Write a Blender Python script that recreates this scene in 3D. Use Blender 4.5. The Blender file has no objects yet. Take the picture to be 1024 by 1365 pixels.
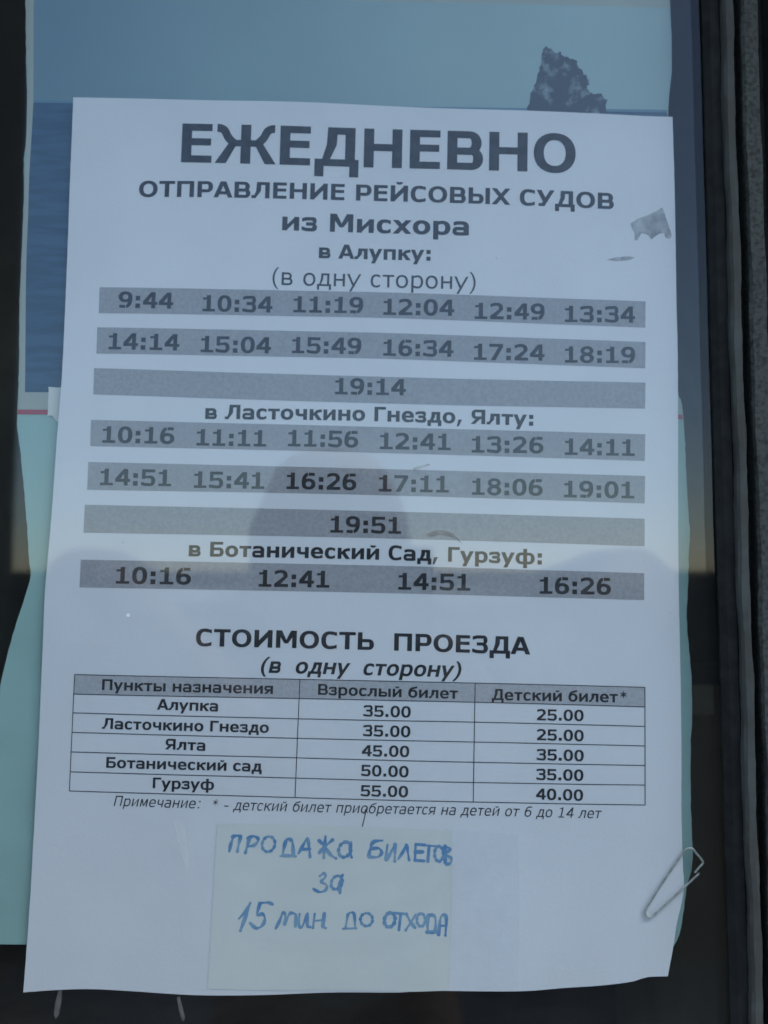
import bpy, bmesh, math, random
from math import sin, cos, pi, radians
from mathutils import Vector
from mathutils.geometry import delaunay_2d_cdt

# ------------------------------------------------------------------ camera, sky, sun, exposure
S_ = bpy.context.scene
COL = S_.collection
F, CX, CY = 1182.0, 512.0, 682.5            # focal length and centre in pixels of the photograph
PITCH, DIST = radians(4.3), 0.296
cam = bpy.data.cameras.new('camera')
cam.sensor_fit = 'VERTICAL'; cam.sensor_height = 24.0
cam.lens = F / 1365.0 * 24.0
cam.clip_start = 0.01; cam.clip_end = 500
cam.dof.use_dof = True; cam.dof.focus_distance = 0.284; cam.dof.aperture_fstop = 6.5
camo = bpy.data.objects.new('camera', cam); COL.objects.link(camo)
camo.location = (0, -DIST, 0); camo.rotation_euler = (pi/2 + PITCH, 0, 0)
S_.camera = camo

SUN_EL, SUN_AZ = radians(56), radians(140)     # high thin haze: a very soft sun
w = bpy.data.worlds.new('World'); S_.world = w; w.use_nodes = True
nt = w.node_tree
bg = nt.nodes['Background']; sky = nt.nodes.new('ShaderNodeTexSky')
sky.sky_type = 'NISHITA'; sky.sun_disc = False
sky.sun_elevation = SUN_EL; sky.sun_rotation = SUN_AZ
sky.air_density = 1.0; sky.dust_density = 0.25; sky.ozone_density = 2.5
nt.links.new(sky.outputs[0], bg.inputs[0]); bg.inputs[1].default_value = 0.1
sun = bpy.data.lights.new('sun', 'SUN'); sun.energy = 1.1; sun.angle = radians(45); sun.color = (1, .95, .88)
suno = bpy.data.objects.new('sun', sun); COL.objects.link(suno)
sd = Vector((sin(SUN_AZ)*cos(SUN_EL), cos(SUN_AZ)*cos(SUN_EL), sin(SUN_EL)))   # towards the sun
suno.rotation_euler = sd.to_track_quat('Z', 'Y').to_euler()
S_.view_settings.view_transform = 'Standard'; S_.view_settings.look = 'None'
S_.view_settings.exposure = 1.14; S_.view_settings.gamma = 1
S_.cycles.transparent_max_bounces = 24; S_.cycles.max_bounces = 8

# ------------------------------------------------------------------ materials
def mat(name, col, rough=.6, bump=0, bscale=400, var=0, vscale=60, col2=None, metal=0, spec=.5, detail=4, lo=.4, hi=.6):
    m = bpy.data.materials.new(name); m.use_nodes = True
    n = m.node_tree.nodes; l = m.node_tree.links; b = n['Principled BSDF']
    b.inputs['Base Color'].default_value = (*col, 1); b.inputs['Roughness'].default_value = rough
    b.inputs['Metallic'].default_value = metal; b.inputs['Specular IOR Level'].default_value = spec
    tc = n.new('ShaderNodeTexCoord')
    if var or col2:
        t = n.new('ShaderNodeTexNoise'); t.inputs['Scale'].default_value = vscale; t.inputs['Detail'].default_value = detail
        l.new(tc.outputs['Object'], t.inputs['Vector'])
        r = n.new('ShaderNodeValToRGB'); r.color_ramp.elements[0].position = lo; r.color_ramp.elements[1].position = hi
        c2 = col2 if col2 else tuple(c*(1-var) for c in col)
        r.color_ramp.elements[0].color = (*c2, 1); r.color_ramp.elements[1].color = (*col, 1)
        l.new(t.outputs['Fac'], r.inputs[0]); l.new(r.outputs[0], b.inputs['Base Color'])
        m['ramp'] = r.name
    if bump:
        t = n.new('ShaderNodeTexNoise'); t.inputs['Scale'].default_value = bscale; t.inputs['Detail'].default_value = 5
        l.new(tc.outputs['Object'], t.inputs['Vector'])
        bp = n.new('ShaderNodeBump'); bp.inputs['Strength'].default_value = bump; bp.inputs['Distance'].default_value = .0005
        l.new(t.outputs['Fac'], bp.inputs['Height']); l.new(bp.outputs[0], b.inputs['Normal'])
    return m
M = {}
M['paper'] = mat('paper', (.86, .83, .895), .75, bump=.12, bscale=900, var=.03, vscale=35, spec=.2)
M['note'] = mat('note_paper', (.82, .81, .81), .8, bump=.1, bscale=700, var=.04, vscale=30, spec=.2)
M['ink'] = mat('toner', (.020, .020, .026), .55, var=-.9, vscale=260, spec=.3)
M['ink_thin'] = mat('toner_thin', (.034, .034, .042), .6, var=-.5, vscale=300, spec=.3)
M['bar'] = mat('halftone_grey', (.435, .42, .465), .7, var=.16, vscale=850, spec=.2, detail=6, lo=.35, hi=.65)
M['marker'] = mat('blue_marker', (.12, .29, .56), .6, col2=(.27, .43, .62), vscale=190, spec=.3)
M['cream'] = mat('poster_margin', (.46, .49, .46), .6, var=.06, vscale=50)
M['mint'] = mat('poster_mint', (.37, .55, .54), .6, bump=.5, bscale=45, var=.12, vscale=22)
M['red'] = mat('poster_red', (.50, .07, .12), .6, var=.1, vscale=90)
M['skyprint'] = mat('poster_sky', (.39, .53, .57), .45, var=.12, vscale=9)
M['sea'] = mat('poster_sea', (.040, .11, .21), .45, col2=(.024, .075, .15), vscale=60)
M['rock'] = mat('poster_rock', (.26, .33, .38), .5, col2=(.035, .055, .085), vscale=230, detail=9, lo=.52, hi=.70)
M['steel'] = mat('clip_steel', (.62, .62, .60), .5, metal=.5, var=.3, vscale=500)
M['residue'] = mat('tape_residue', (.30, .32, .33), .8, col2=(.20, .22, .23), vscale=420)
M['stain'] = mat('stain', (.22, .21, .17), .7, var=.3, vscale=300)
M['rubber'] = mat('rubber', (.020, .023, .023), .8, spec=.15, bump=.5, bscale=300, var=.3, vscale=200)
M['frame'] = mat('frame_paint', (.075, .088, .082), .75, spec=.2, bump=.6, bscale=260, col2=(.065, .068, .062), vscale=90)
M['frame_rough'] = mat('frame_worn', (.068, .078, .072), .8, spec=.2, bump=1, bscale=420, col2=(.036, .038, .036), vscale=650, detail=8, lo=.34, hi=.56)
M['groove'] = mat('groove_dirt', (.010, .010, .009), .8, bump=1, bscale=500, col2=(.03, .028, .024), vscale=260, lo=.5, hi=.62)
M['inner'] = mat('interior_board', (.22, .20, .16), .8, var=.4, vscale=9)
M['inner2'] = mat('interior_shelf', (.13, .10, .075), .6, var=.4, vscale=30)
M['wall'] = mat('kiosk_wall', (.20, .21, .20), .8, bump=.6, bscale=120, var=.2, vscale=12)
M['ground'] = mat('paving', (.30, .285, .26), .9, bump=.5, bscale=90, var=.3, vscale=3)
M['parapet'] = mat('parapet_stone', (.10, .10, .095), .9, bump=.6, bscale=60, var=.4, vscale=5)
M['reflection_block'] = mat('reflection_block_paint', (.045, .055, .045), .8, bump=.4, bscale=60, var=.4, vscale=6)
M['tape'] = None

def glass_mat(name, dust=.005, tint=(.93, .965, .955), smear=.014):
    m = bpy.data.materials.new(name); m.use_nodes = True
    n = m.node_tree.nodes; l = m.node_tree.links; n.clear()
    out = n.new('ShaderNodeOutputMaterial'); geo = n.new('ShaderNodeNewGeometry')
    ior = n.new('ShaderNodeMapRange'); l.new(geo.outputs['Backfacing'], ior.inputs[0])
    ior.inputs[3].default_value = 1.5; ior.inputs[4].default_value = 1/1.5
    fr = n.new('ShaderNodeFresnel'); l.new(ior.outputs[0], fr.inputs[0])
    tr = n.new('ShaderNodeBsdfTransparent'); tr.inputs[0].default_value = (*tint, 1)
    gl = n.new('ShaderNodeBsdfAnisotropic'); gl.inputs['Roughness'].default_value = .03
    m1 = n.new('ShaderNodeMixShader'); l.new(fr.outputs[0], m1.inputs[0]); l.new(tr.outputs[0], m1.inputs[1]); l.new(gl.outputs[0], m1.inputs[2])
    df = n.new('ShaderNodeBsdfDiffuse'); df.inputs[0].default_value = (.5, .5, .48, 1)
    tc = n.new('ShaderNodeTexCoord'); nz = n.new('ShaderNodeTexNoise'); nz.inputs['Scale'].default_value = 14; nz.inputs['Detail'].default_value = 6
    mp = n.new('ShaderNodeMapping'); mp.inputs['Scale'].default_value = (1, 1, .35)
    l.new(tc.outputs['Object'], mp.inputs[0]); l.new(mp.outputs[0], nz.inputs['Vector'])
    mr = n.new('ShaderNodeMapRange'); mr.inputs[1].default_value = .35; mr.inputs[2].default_value = .75
    mr.inputs[3].default_value = dust*.5; mr.inputs[4].default_value = dust + smear
    l.new(nz.outputs['Fac'], mr.inputs[0])
    m2 = n.new('ShaderNodeMixShader'); l.new(mr.outputs[0], m2.inputs[0]); l.new(m1.outputs[0], m2.inputs[1]); l.new(df.outputs[0], m2.inputs[2])
    l.new(m2.outputs[0], out.inputs[0])
    return m
M['glass'] = glass_mat('window_glass')

def film_mat(name, alpha, col, rough=.25):
    m = bpy.data.materials.new(name); m.use_nodes = True
    n = m.node_tree.nodes; l = m.node_tree.links; b = n['Principled BSDF']
    b.inputs['Base Color'].default_value = (*col, 1); b.inputs['Roughness'].default_value = rough
    tc = n.new('ShaderNodeTexCoord'); nz = n.new('ShaderNodeTexNoise'); nz.inputs['Scale'].default_value = 260
    nz.inputs['Detail'].default_value = 5
    l.new(tc.outputs['Object'], nz.inputs['Vector'])
    mr = n.new('ShaderNodeMapRange'); mr.inputs[1].default_value = .3; mr.inputs[2].default_value = .7
    mr.inputs[3].default_value = alpha*.45; mr.inputs[4].default_value = alpha*1.3
    l.new(nz.outputs['Fac'], mr.inputs[0]); l.new(mr.outputs[0], b.inputs['Alpha'])
    return m
M['smear'] = film_mat('smear_and_glint', .16, (.75, .75, .7), .7)  # dried smears and dust, also one sun glint painted as a speck
M['residue'] = film_mat('tape_residue', .48, (.19, .20, .21), .8)
M['stain'] = film_mat('brown_stain', .45, (.22, .20, .14), .7)
M['tape'] = film_mat('reflection_film', .04, (.58, .68, .88), .3)  # faint blue film standing in for a reflection

# ------------------------------------------------------------------ helpers
CP, SP = cos(PITCH), sin(PITCH)
def at(px, py, Y):
    """point of the vertical plane y=Y that the photograph shows at (px, py)"""
    u, v = (px - CX)/F, -(py - CY)/F
    d = Vector((u, CP - v*SP, SP + v*CP))
    t = (Y + DIST)/d.y
    return (u*t, d.z*t)
def tag(o, label=None, cat=None, group=None, kind=None):
    if label: o['label'] = label
    if cat: o['category'] = cat
    if group: o['group'] = group
    if kind: o['kind'] = kind
    return o
def mesh(name, verts, faces, m, parent=None, smooth=False):
    me = bpy.data.meshes.new(name); me.from_pydata([tuple(v) for v in verts], [], faces); me.update()
    if m: me.materials.append(m)
    if smooth:
        for p in me.polygons: p.use_smooth = True
    o = bpy.data.objects.new(name, me); COL.objects.link(o)
    if parent: o.parent = parent
    return o
def thing(name, label, cat, group=None):
    o = bpy.data.objects.new(name, None); COL.objects.link(o); o.empty_display_size = .01
    return tag(o, label, cat, group)
def boxes(bs):
    V, Fc = [], []
    for x0, y0, z0, x1, y1, z1 in bs:
        k = len(V)
        V += [(x0,y0,z0),(x1,y0,z0),(x1,y1,z0),(x0,y1,z0),(x0,y0,z1),(x1,y0,z1),(x1,y1,z1),(x0,y1,z1)]
        Fc += [(k,k+3,k+2,k+1),(k+4,k+5,k+6,k+7),(k,k+1,k+5,k+4),(k+1,k+2,k+6,k+5),(k+2,k+3,k+7,k+6),(k+3,k,k+4,k+7)]
    return V, Fc
def lerp(pts, t):
    """piecewise interpolation of a list (key, value)"""
    if t <= pts[0][0]: return pts[0][1]
    for (a, b), (c, d) in zip(pts, pts[1:]):
        if t <= c:
            s = (t-a)/(c-a); return b + (d-b)*s
    return pts[-1][1]
def smoothpts(pts, n):
    """Catmull-Rom through points"""
    P = [pts[0]] + list(pts) + [pts[-1]]; out = []
    for i in range(1, len(P)-2):
        for k in range(n):
            t = k/n; a, b, c, d = P[i-1], P[i], P[i+1], P[i+2]
            out.append(tuple(.5*((2*b[j]) + (-a[j]+c[j])*t + (2*a[j]-5*b[j]+4*c[j]-d[j])*t*t + (-a[j]+3*b[j]-3*c[j]+d[j])*t**3) for j in range(len(b))))
    out.append(tuple(pts[-1])); return out

# depth of the sheets behind the glass (metres)
Y_SHEET, Y_POSTER = 0.0072, 0.0092
def y_sheet(x, z):
    """gentle waves of the paper"""
    r = .00026*sin(34*x + 1.3) + .00026*sin(27*z + 18*x) + .00014*sin(70*x - 44*z + 2) + .00003*sin(150*x+60*z)
    e = max(0, -z - .085)/.07                       # the bottom edge lifts and ripples
    r += e*e*(.0006*sin(60*x + 2.2) - .0004)
    return Y_SHEET + max(-.0009, min(.0012, r))
def y_poster(x, z):
    return Y_POSTER + .0012 + .0003*sin(30*x + 2) + .0003*sin(24*z + 1)
def y_note(x, z): return y_sheet(x, z) - .0002
def y_plane(c): return lambda x, z: c

def patch(name, L, R_, T, B, nu, nv, yf, Yp, m, parent, rag=0, off=0, thick=.00006, seed=1):
    """sheet whose four edges are given as polylines (Coons patch)"""
    rnd = random.Random(seed)
    Lp, Rp, Tp, Bp = (smoothpts(q, 12) for q in (L, R_, T, B))
    def samp(p, t):
        f = t*(len(p)-1); i = min(int(f), len(p)-2); s = f-i
        return (p[i][0]+(p[i+1][0]-p[i][0])*s, p[i][1]+(p[i+1][1]-p[i][1])*s)
    def byaxis(p, ax):
        # resample uniformly along axis so grids stay regular
        a0, a1 = p[0][ax], p[-1][ax]
        def f(t):
            v = a0+(a1-a0)*t
            for q, r in zip(p, p[1:]):
                if (q[ax]-v)*(r[ax]-v) <= 0 and q[ax] != r[ax]:
                    s = (v-q[ax])/(r[ax]-q[ax]); return (q[0]+(r[0]-q[0])*s, q[1]+(r[1]-q[1])*s)
            return p[-1] if t > .5 else p[0]
        return f
    fL, fR, fT, fB = byaxis(Lp, 1), byaxis(Rp, 1), byaxis(Tp, 0), byaxis(Bp, 0)
    c00, c10, c01, c11 = fL(0), fR(0), fL(1), fR(1)
    V, Fc = [], []
    for j in range(nv+1):
        v = j/nv
        jl, jr = rnd.uniform(-rag, rag), rnd.uniform(-rag, rag)
        for i in range(nu+1):
            u = i/nu
            l, r, t, b = fL(v), fR(v), fT(u), fB(u)
            p = [(1-u)*l[k]+u*r[k] + (1-v)*t[k]+v*b[k] - ((1-u)*(1-v)*c00[k]+u*(1-v)*c10[k]+(1-u)*v*c01[k]+u*v*c11[k]) for k in (0, 1)]
            p[0] += jl*max(0, 1-u*nu) + jr*max(0, 1-(1-u)*nu)
            x, z = at(p[0], p[1], Yp)
            V.append((x, yf(x, z)+off, z))
    for j in range(nv):
        for i in range(nu):
            k = j*(nu+1)+i; Fc.append((k, k+nu+1, k+nu+2, k+1))
    o = mesh(name, V, Fc, m, parent, True)
    if thick:
        s = o.modifiers.new('thickness', 'SOLIDIFY'); s.thickness = thick; s.offset = -1
        e = o.modifiers.new('crisp_edge', 'EDGE_SPLIT'); e.split_angle = radians(40)
    return o

# ------------------------------------------------------------------ lettering: heavy wide sans serif drawn from strokes
H, XH = 727.0, 548.0
class Pen:
    def __init__(s, S, T): s.S, s.T, s.q = S, T, []
    def R(s, x0, y0, x1, y1): s.q.append([(x0,y0),(x1,y0),(x1,y1),(x0,y1)])
    def Q(s, *p): s.q.append(list(p))
    def D(s, x0, y0, x1, y1, w=None):                       # slanted stroke, cut level at both ends
        w = s.S if w is None else w
        s.q.append([(x0,y0),(x0+w,y0),(x1+w,y1),(x1,y1)])
    def arc(s, cx, cy, rx, ry, a0, a1, S=None, T=None, e=2.25, n=None):
        S = s.S if S is None else S; T = s.T if T is None else T
        n = n or max(3, int(abs(a1-a0)/15)); pts = []
        for i in range(n+1):
            a = radians(a0+(a1-a0)*i/n); c, d = cos(a), sin(a)
            k = (abs(c)**e + abs(d)**e)**(-1/e)
            pts.append(((cx+rx*c*k, cy+ry*d*k), (cx+(rx-S)*c*k, cy+(ry-T)*d*k)))
        for (o0, i0), (o1, i1) in zip(pts, pts[1:]): s.q.append([o0, o1, i1, i0])
    def ring(s, x0, y0, x1, y1, S=None): s.arc((x0+x1)/2, (y0+y1)/2, (x1-x0)/2, (y1-y0)/2, 0, 360, S, e=2.2, n=28)
    def path(s, pts, w):
        ns = []
        for i in range(len(pts)):
            a, b = pts[max(i-1, 0)], pts[min(i+1, len(pts)-1)]; L = math.hypot(b[0]-a[0], b[1]-a[1])
            ns.append((-(b[1]-a[1])/L*w/2, (b[0]-a[0])/L*w/2))
        for (p, n), (q, m) in zip(zip(pts, ns), list(zip(pts, ns))[1:]):
            s.q.append([(p[0]+n[0],p[1]+n[1]),(q[0]+m[0],q[1]+m[1]),(q[0]-m[0],q[1]-m[1]),(p[0]-n[0],p[1]-n[1])])
    def bowl(s, x0, y0, x1, y1, S=None, f=.9):               # closed to a stem on its left
        h = (y1-y0)/2; rx = min(h*f, (x1-x0)*.75); xm = x1-rx
        s.R(x0, y0, xm, y0+s.T); s.R(x0, y1-s.T, xm, y1)
        s.arc(xm, (y0+y1)/2, rx, h, -90, 90, min(S or s.S, rx*.95), e=2.1, n=12)
    def bowlL(s, x0, y0, x1, y1, S=None):
        h = (y1-y0)/2; rx = min(h*.9, (x1-x0)*.75); xm = x0+rx
        s.R(xm, y0, x1, y0+s.T); s.R(xm, y1-s.T, x1, y1)
        s.arc(xm, (y0+y1)/2, rx, h, 90, 270, min(S or s.S, rx*.95), e=2.1, n=12)

def glyph(ch, S, T, reg):
    """returns (advance, polygons)"""
    p = Pen(S, T); q = 1.0
    low = ch.lower() == ch and ch.isalpha()
    h = XH if low else H
    c = ch.upper() if low and ch in 'внпийктхязыьлдгсочжш' else ch
    b = 70 if not low else 62                                # side bearing
    if reg: b += 22
    W = {'В':762,'Н':837,'П':837,'И':845,'Й':845,'К':770,'Т':682,'Х':764,'Я':770,'З':690,'Ы':1010,'Ь':745,'Л':812,'Д':845,'Г':640,'С':724,'О':850,
         'Ч':790,'Ж':1110,'Е':683,'Р':733,'А':776,'М':948,'Б':752,'У':737}
    Wl = {'В':660,'Н':710,'П':710,'И':715,'Й':715,'К':665,'Т':590,'Х':669,'Я':672,'З':600,'Ы':930,'Ь':650,'Л':700,'Д':712,'Г':520,'С':588,'О':687,'Ч':680}
    if c in W:
        a = (Wl if low and c in Wl else W)[c]
        if reg: a *= .885
    x0, x1 = b, None
    if c in W: x1 = a-b
    m = h/2; o = 12
    if c == 'Е':
        p.R(x0,0,x0+S,h); p.R(x0,h-T,x1+10,h); p.R(x0,0,x1+10,T); p.R(x0,h*.535-T/2,x1-8,h*.535+T/2)
    elif c == 'Н': p.R(x0,0,x0+S,h); p.R(x1-S,0,x1,h); p.R(x0,h*.52-T/2,x1,h*.52+T/2)
    elif c == 'П': p.R(x0,0,x0+S,h); p.R(x1-S,0,x1,h); p.R(x0,h-T,x1,h)
    elif c == 'Т': p.R(b*.25,h-T,a-b*.25,h); p.R(a/2-S/2,0,a/2+S/2,h)
    elif c == 'Г': p.R(x0,0,x0+S,h); p.R(x0,h-T,a-b*.3,h)
    elif c in 'ИЙ':
        p.R(x0,0,x0+S,h); p.R(x1-S,0,x1,h)
        w_ = S*.9; p.Q((x0+S*.8,0),(x0+S*.8,h*.36),(x1-S*.8,h),(x1-S*.8,h*.64)) if not reg else p.Q((x0+S*.8,0),(x0+S*.8,h*.17),(x1-S*.8,h),(x1-S*.8,h*.83))
        if c == 'Й': p.arc(a/2,h+190,150,150,200,340,S*.62,T*.75,n=8)
    elif c == 'Л':
        p.R(x1-S,0,x1,h); p.R(a*.27,h-T,x1,h)
        p.Q((a*.27,h),(a*.27+S,h),(a*.27+S*.92,h*.45),(a*.27-S*.15,h*.45))
        p.Q((a*.27-S*.15,h*.45),(a*.27+S*.92,h*.45),(a*.24,T*.25),(a*.15,T*.9))
        p.Q((b*.1,0),(a*.24,0),(a*.24,T*.3),(a*.15,T)); p.Q((b*.1,0),(a*.2,0),(a*.15,T),(b*.1,T))
    elif c == 'Д':
        dd = -h*.27 if not low else -h*.3; f = T
        p.R(b*.3,0,a-b*.3,T); p.R(b*.3,dd,b*.3+S*.92,T); p.R(a-b*.3-S*.92,dd,a-b*.3,T)
        p.R(x1-S-20,0,x1-20,h); p.R(a*.3,h-T,x1-20,h)
        p.Q((a*.3,h),(a*.3+S,h),(a*.28+S,h*.55),(a*.28,h*.55)); p.Q((a*.28,h*.55),(a*.28+S,h*.55),(a*.14+S*.7,0),(a*.14,0))
    elif c == 'Ж':
        p.R(a/2-S/2,0,a/2+S/2,h); p.R(a*.265,h*.53-T/2,a*.735,h*.53+T*.42)
        for sg in (1,-1):
            X = lambda v: a/2+sg*(v-a/2)
            p.path([(X(v), u) for v, u in smoothpts([(28,h-T*.52),(95,h-T*.56),(165,h-T*.9),(225,h-T*1.75),(275,h*.60),(330,h*.53)], 3)], T*1.12)
            p.Q((X(0),0),(X(S*1.1),0),(X(405),h*.53),(X(265),h*.56))
    elif c == 'К':
        p.R(x0,0,x0+S,h); p.R(x0,h*.53-T/2,a*.5,h*.53+T/2)
        p.Q((a*.34,h*.47),(a*.55,h*.53),(a*.55+S*.95,0),(a*.55,0)) if 0 else None
        p.Q((a*.36,h*.55),(a*.36+S*1.0,h*.60),(a-S*0-5,0),(a-5-S*1.18,0))
        p.path(smoothpts([(a*.38,h*.53),(a*.50,h*.60),(a*.62,h*.77),(a*.74,h-T*.75),(a-22,h-T*.52)], 3), T*1.1)
    elif c == 'Х':
        p.D(5,0,a-5-S*1.12,h,S*1.12); p.D(a-5-S*1.12,0,5,h,S*1.12)
    elif c == 'У':
        p.D(5,h,a*.47-S*.45,h*.28,S*1.06); p.D(a*.30-S*.45,0,a-5-S*1.02,h,S*1.02); p.R(a*.12,0,a*.36,T)
    elif c == 'А':
        p.D(2,0,a/2-S*.62,h,S*1.02); p.D(a-2-S*1.02,0,a/2-S*.40,h,S*1.02); p.R(a*.2,h*.2,a*.8,h*.2+T)
    elif c == 'М':
        p.R(x0,0,x0+S*.96,h); p.R(x1-S*.96,0,x1,h)
        p.Q((x0,h),(x0+S*1.25,h),(a/2+S*.38,h*.26),(a/2-S*.38,h*.26)); p.Q((x1-S*1.25,h),(x1,h),(a/2+S*.38,h*.26),(a/2-S*.38,h*.26))
    elif c == 'О': p.ring(b*.62,-o,a-b*.62,h+o)
    elif c == 'С':
        cx = a*.54; p.arc(cx,m,cx-b*.62,m+o,58,302,n=20,e=2.35)
        p.Q((a-b,h-30),(a-b,h-T-52),(a*.72,h-T-5),(a*.62,h)); p.Q((a-b,30),(a-b,T+52),(a*.72,T+5),(a*.62,0))
    elif c == 'Р': p.R(x0,0,x0+S,h); p.bowl(x0,h*.31,a-b*.45,h)
    elif c == 'В':
        p.R(x0,0,x0+S,h); p.bowl(x0,0,a-b*.55,h*.57,f=1.0); p.bowl(x0,h*.57-T*.98,a-b*1.0,h,f=1.0)
    elif c == 'Б': p.R(x0,0,x0+S,h); p.R(x0,h-T,a-b*1.1,h); p.bowl(x0,0,a-b*.5,h*.62)
    elif c == 'Ь': p.R(x0,0,x0+S,h); p.bowl(x0,0,a-b*.5,h*.62)
    elif c == 'Ы': p.R(x0,0,x0+S,h); p.bowl(x0,0,a*.68,h*.62); p.R(x1-S,0,x1,h)
    elif c == 'Я':
        p.R(x1-S,0,x1,h); p.bowlL(b*.5,h*.35,x1,h); p.Q((5,0),(5+S*1.15,0),(a*.56+S*.3,h*.4),(a*.36,h*.4))
    elif c == 'Ч':
        p.R(x1-S,0,x1,h); p.arc(x0+S*1.25,h*.62,S*1.25,h*.3,180,270,e=2.2,n=6); p.R(x0,h*.6,x0+S,h); p.R(x0+S*1.2,h*.32,x1,h*.32+T)
    elif c == 'З':
        r = a-b*.6
        p.arc(r-h*.24,h*.75,h*.24-b*.3,h*.25+o,-90,90,S*.9,e=2.1,n=10); p.arc(r-h*.28,h*.28,h*.28,h*.28+o,-90,90,S*.95,e=2.1,n=10)
        p.R(a*.3,h*.52-T*.5,r-h*.24,h*.52+T*.5); 
        p.Q((a*.28,h+8),(r-h*.23,h+o),(r-h*.23,h+o-T),(a*.3,h-T+4)); p.Q((b*.6,h-38),(a*.3,h+8),(a*.32,h-T+4),(b*.6,h-T-48))
        p.Q((a*.28,-8),(r-h*.27,-o),(r-h*.27,T-o),(a*.3,T-4)); p.Q((b*.4,38),(a*.3,-8),(a*.32,T-4),(b*.4,T+52))
    elif ch == 'а':
        a = 668 if not reg else 600; r = a-b
        p.R(r-S,0,r,h*.66); p.arc(r-S*1.35,h*.64,S*1.35,h*.36+o,0,90,e=2.2,n=7) if not reg else p.arc(r-200,h*.64,200,h*.36+o,0,90,e=2.3,n=7)
        xe = r-S*1.3 if not reg else r-190
        p.Q((a*.3,h+o),(xe,h+o),(xe,h+o-T),(a*.3,h-T+4)); p.Q((b*1.2,h-22),(a*.31,h+o),(a*.31,h-T+4),(b*1.2,h-T-34))
        p.bowlL(b*.55,-o,r-S*.5,h*.60)
    elif ch == 'е':
        a = 664 if not reg else 596; cx = a/2+2; rx = a/2-b*.6
        p.arc(cx,m,rx,m+o,0,300,n=24); p.R(b*1.2,m-T*.42,a-b*.62,m+T*.38)
        p.Q((a-b,22),(a-b,T+40),(a*.68,T),(a*.6,-6))
    elif ch == 'р':
        a = 699 if not reg else 623; p.R(b,-200,b+S,h); p.arc(a*.55,m,a*.45-b*.6,m+o,-115,115,n=16); p.Q((b+S*.5,h-50),(a*.45,h+o),(a*.45,h-T+5),(b+S*.5,h-T-55)); p.Q((b+S*.5,45),(a*.45,-o),(a*.45,T-5),(b+S*.5,T+50))
    elif ch == 'у':
        a = 650 if not reg else 592
        p.D(3,h,a/2-S*.62,8,S*1.04); p.D(a*.17,-205,a-3-S*1.02,h,S*1.02)
    elif ch == 'м':
        a = 835 if not reg else 700
        p.R(b,0,b+S*.95,h); p.R(a-b-S*.95,0,a-b,h); p.Q((b,h),(b+S*1.25,h),(a/2+S*.4,h*.12),(a/2-S*.4,h*.12)); p.Q((a-b-S*1.25,h),(a-b,h),(a/2+S*.4,h*.12),(a/2-S*.4,h*.12))
    elif ch == 'б':
        a = 690 if not reg else 615
        p.ring(b*.62,-o,a-b*.62,h*.97); p.arc(a*.62,h*.5,a*.62-b*.62,H*.96-h*.5,100,180,S*.9,T,e=2.3,n=9)
        p.Q((a*.5,H*.95),(a*.5,H*.95-T),(a-b*1.1,H*1.0-T*.8),(a-b*1.1,H*1.045))
    elif ch == 'ф':
        a = 985 if not reg else 820; p.R(a/2-S/2,-200,a/2+S/2,H+20)
        p.bowl(a/2,-o,a-b*.6,h+o); p.bowlL(b*.6,-o,a/2,h+o)
    elif ch.isdigit():
        a = 711 if not reg else 636; x0, x1 = 45+(22 if reg else 0), (711 if not reg else 636)-45-(22 if reg else 0); h = H; m = h/2
        if ch == '0': p.arc(a/2,m,(x1-x0)/2,m+o,0,360,e=2.4,n=28)
        elif ch == '1':
            p.R(a/2-S/2+5,0,a/2+S/2+5,h); p.R(x0+45,0,x1-15,T*.86); p.Q((x0+50,h-T*1.55),(a/2,h-T*1.5),(a/2,h-T*.78),(x0+50,h-T*.82)); p.Q((a/2-S/2+5,h-T),(a/2,h-T),(a/2,h),(a/2-S*.28,h)) if 0 else None
            p.Q((a/2-S*.6,h-T*.8),(a/2,h-T*.8),(a/2,h),(a/2-S*.3,h))
        elif ch == '2':
            p.arc(a*.5,h*.69,x1-30-a*.5,h*.31+o,-25,90,S,T*1.02,e=2.2,n=9); p.R(x0+15,0,x1,T)
            p.Q((a*.5,h+o),(a*.5,h+o-T),(a*.3,h-T-4),(a*.28,h)); p.Q((x0+25,h-48),(a*.3,h),(a*.32,h-T),(x0+25,h-T-62))
            p.Q((x0+15,0),(x0+15,T*1.05),(x1-S*1.15,h*.62),(x1-40,h*.60)); p.Q((x0+15,0),(x0+S*1.35,T*.6),(x1-34,h*.60),(x1-S*1.1,h*.62))
        elif ch == '3':
            r = x1
            p.arc(r-h*.25,h*.74,h*.24-12,h*.26+o,-90,90,S*.92,e=2.1,n=10); p.arc(r-h*.27,h*.28,h*.27,h*.28+o,-90,90,S*.98,e=2.1,n=10)
            p.R(a*.32,h*.53-T*.5,r-h*.25,h*.53+T*.5); p.Q((a*.3,h),(r-h*.24,h+o),(r-h*.24,h+o-T),(a*.32,h-T)); p.Q((x0+15,h-35),(a*.31,h),(a*.33,h-T),(x0+15,h-T-45))
            p.Q((a*.3,0),(r-h*.26,-o),(r-h*.26,T-o),(a*.32,T)); p.Q((x0,35),(a*.31,0),(a*.33,T),(x0,T+45))
        elif ch == '4':
            xs = x1-S-75; p.R(xs,0,xs+S*.96,h); p.R(x0-12,h*.22,x1+15,h*.22+T)
            p.Q((x0-12,h*.22),(x0-12,h*.22+T*1.15),(xs-S*.12,h),(xs+S*.55,h-20)) ; p.Q((x0-12,h*.22),(x0+S*.7,h*.22),(xs+S*.1,h*.76),(xs+S*.4,h))
        elif ch == '5':
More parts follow.
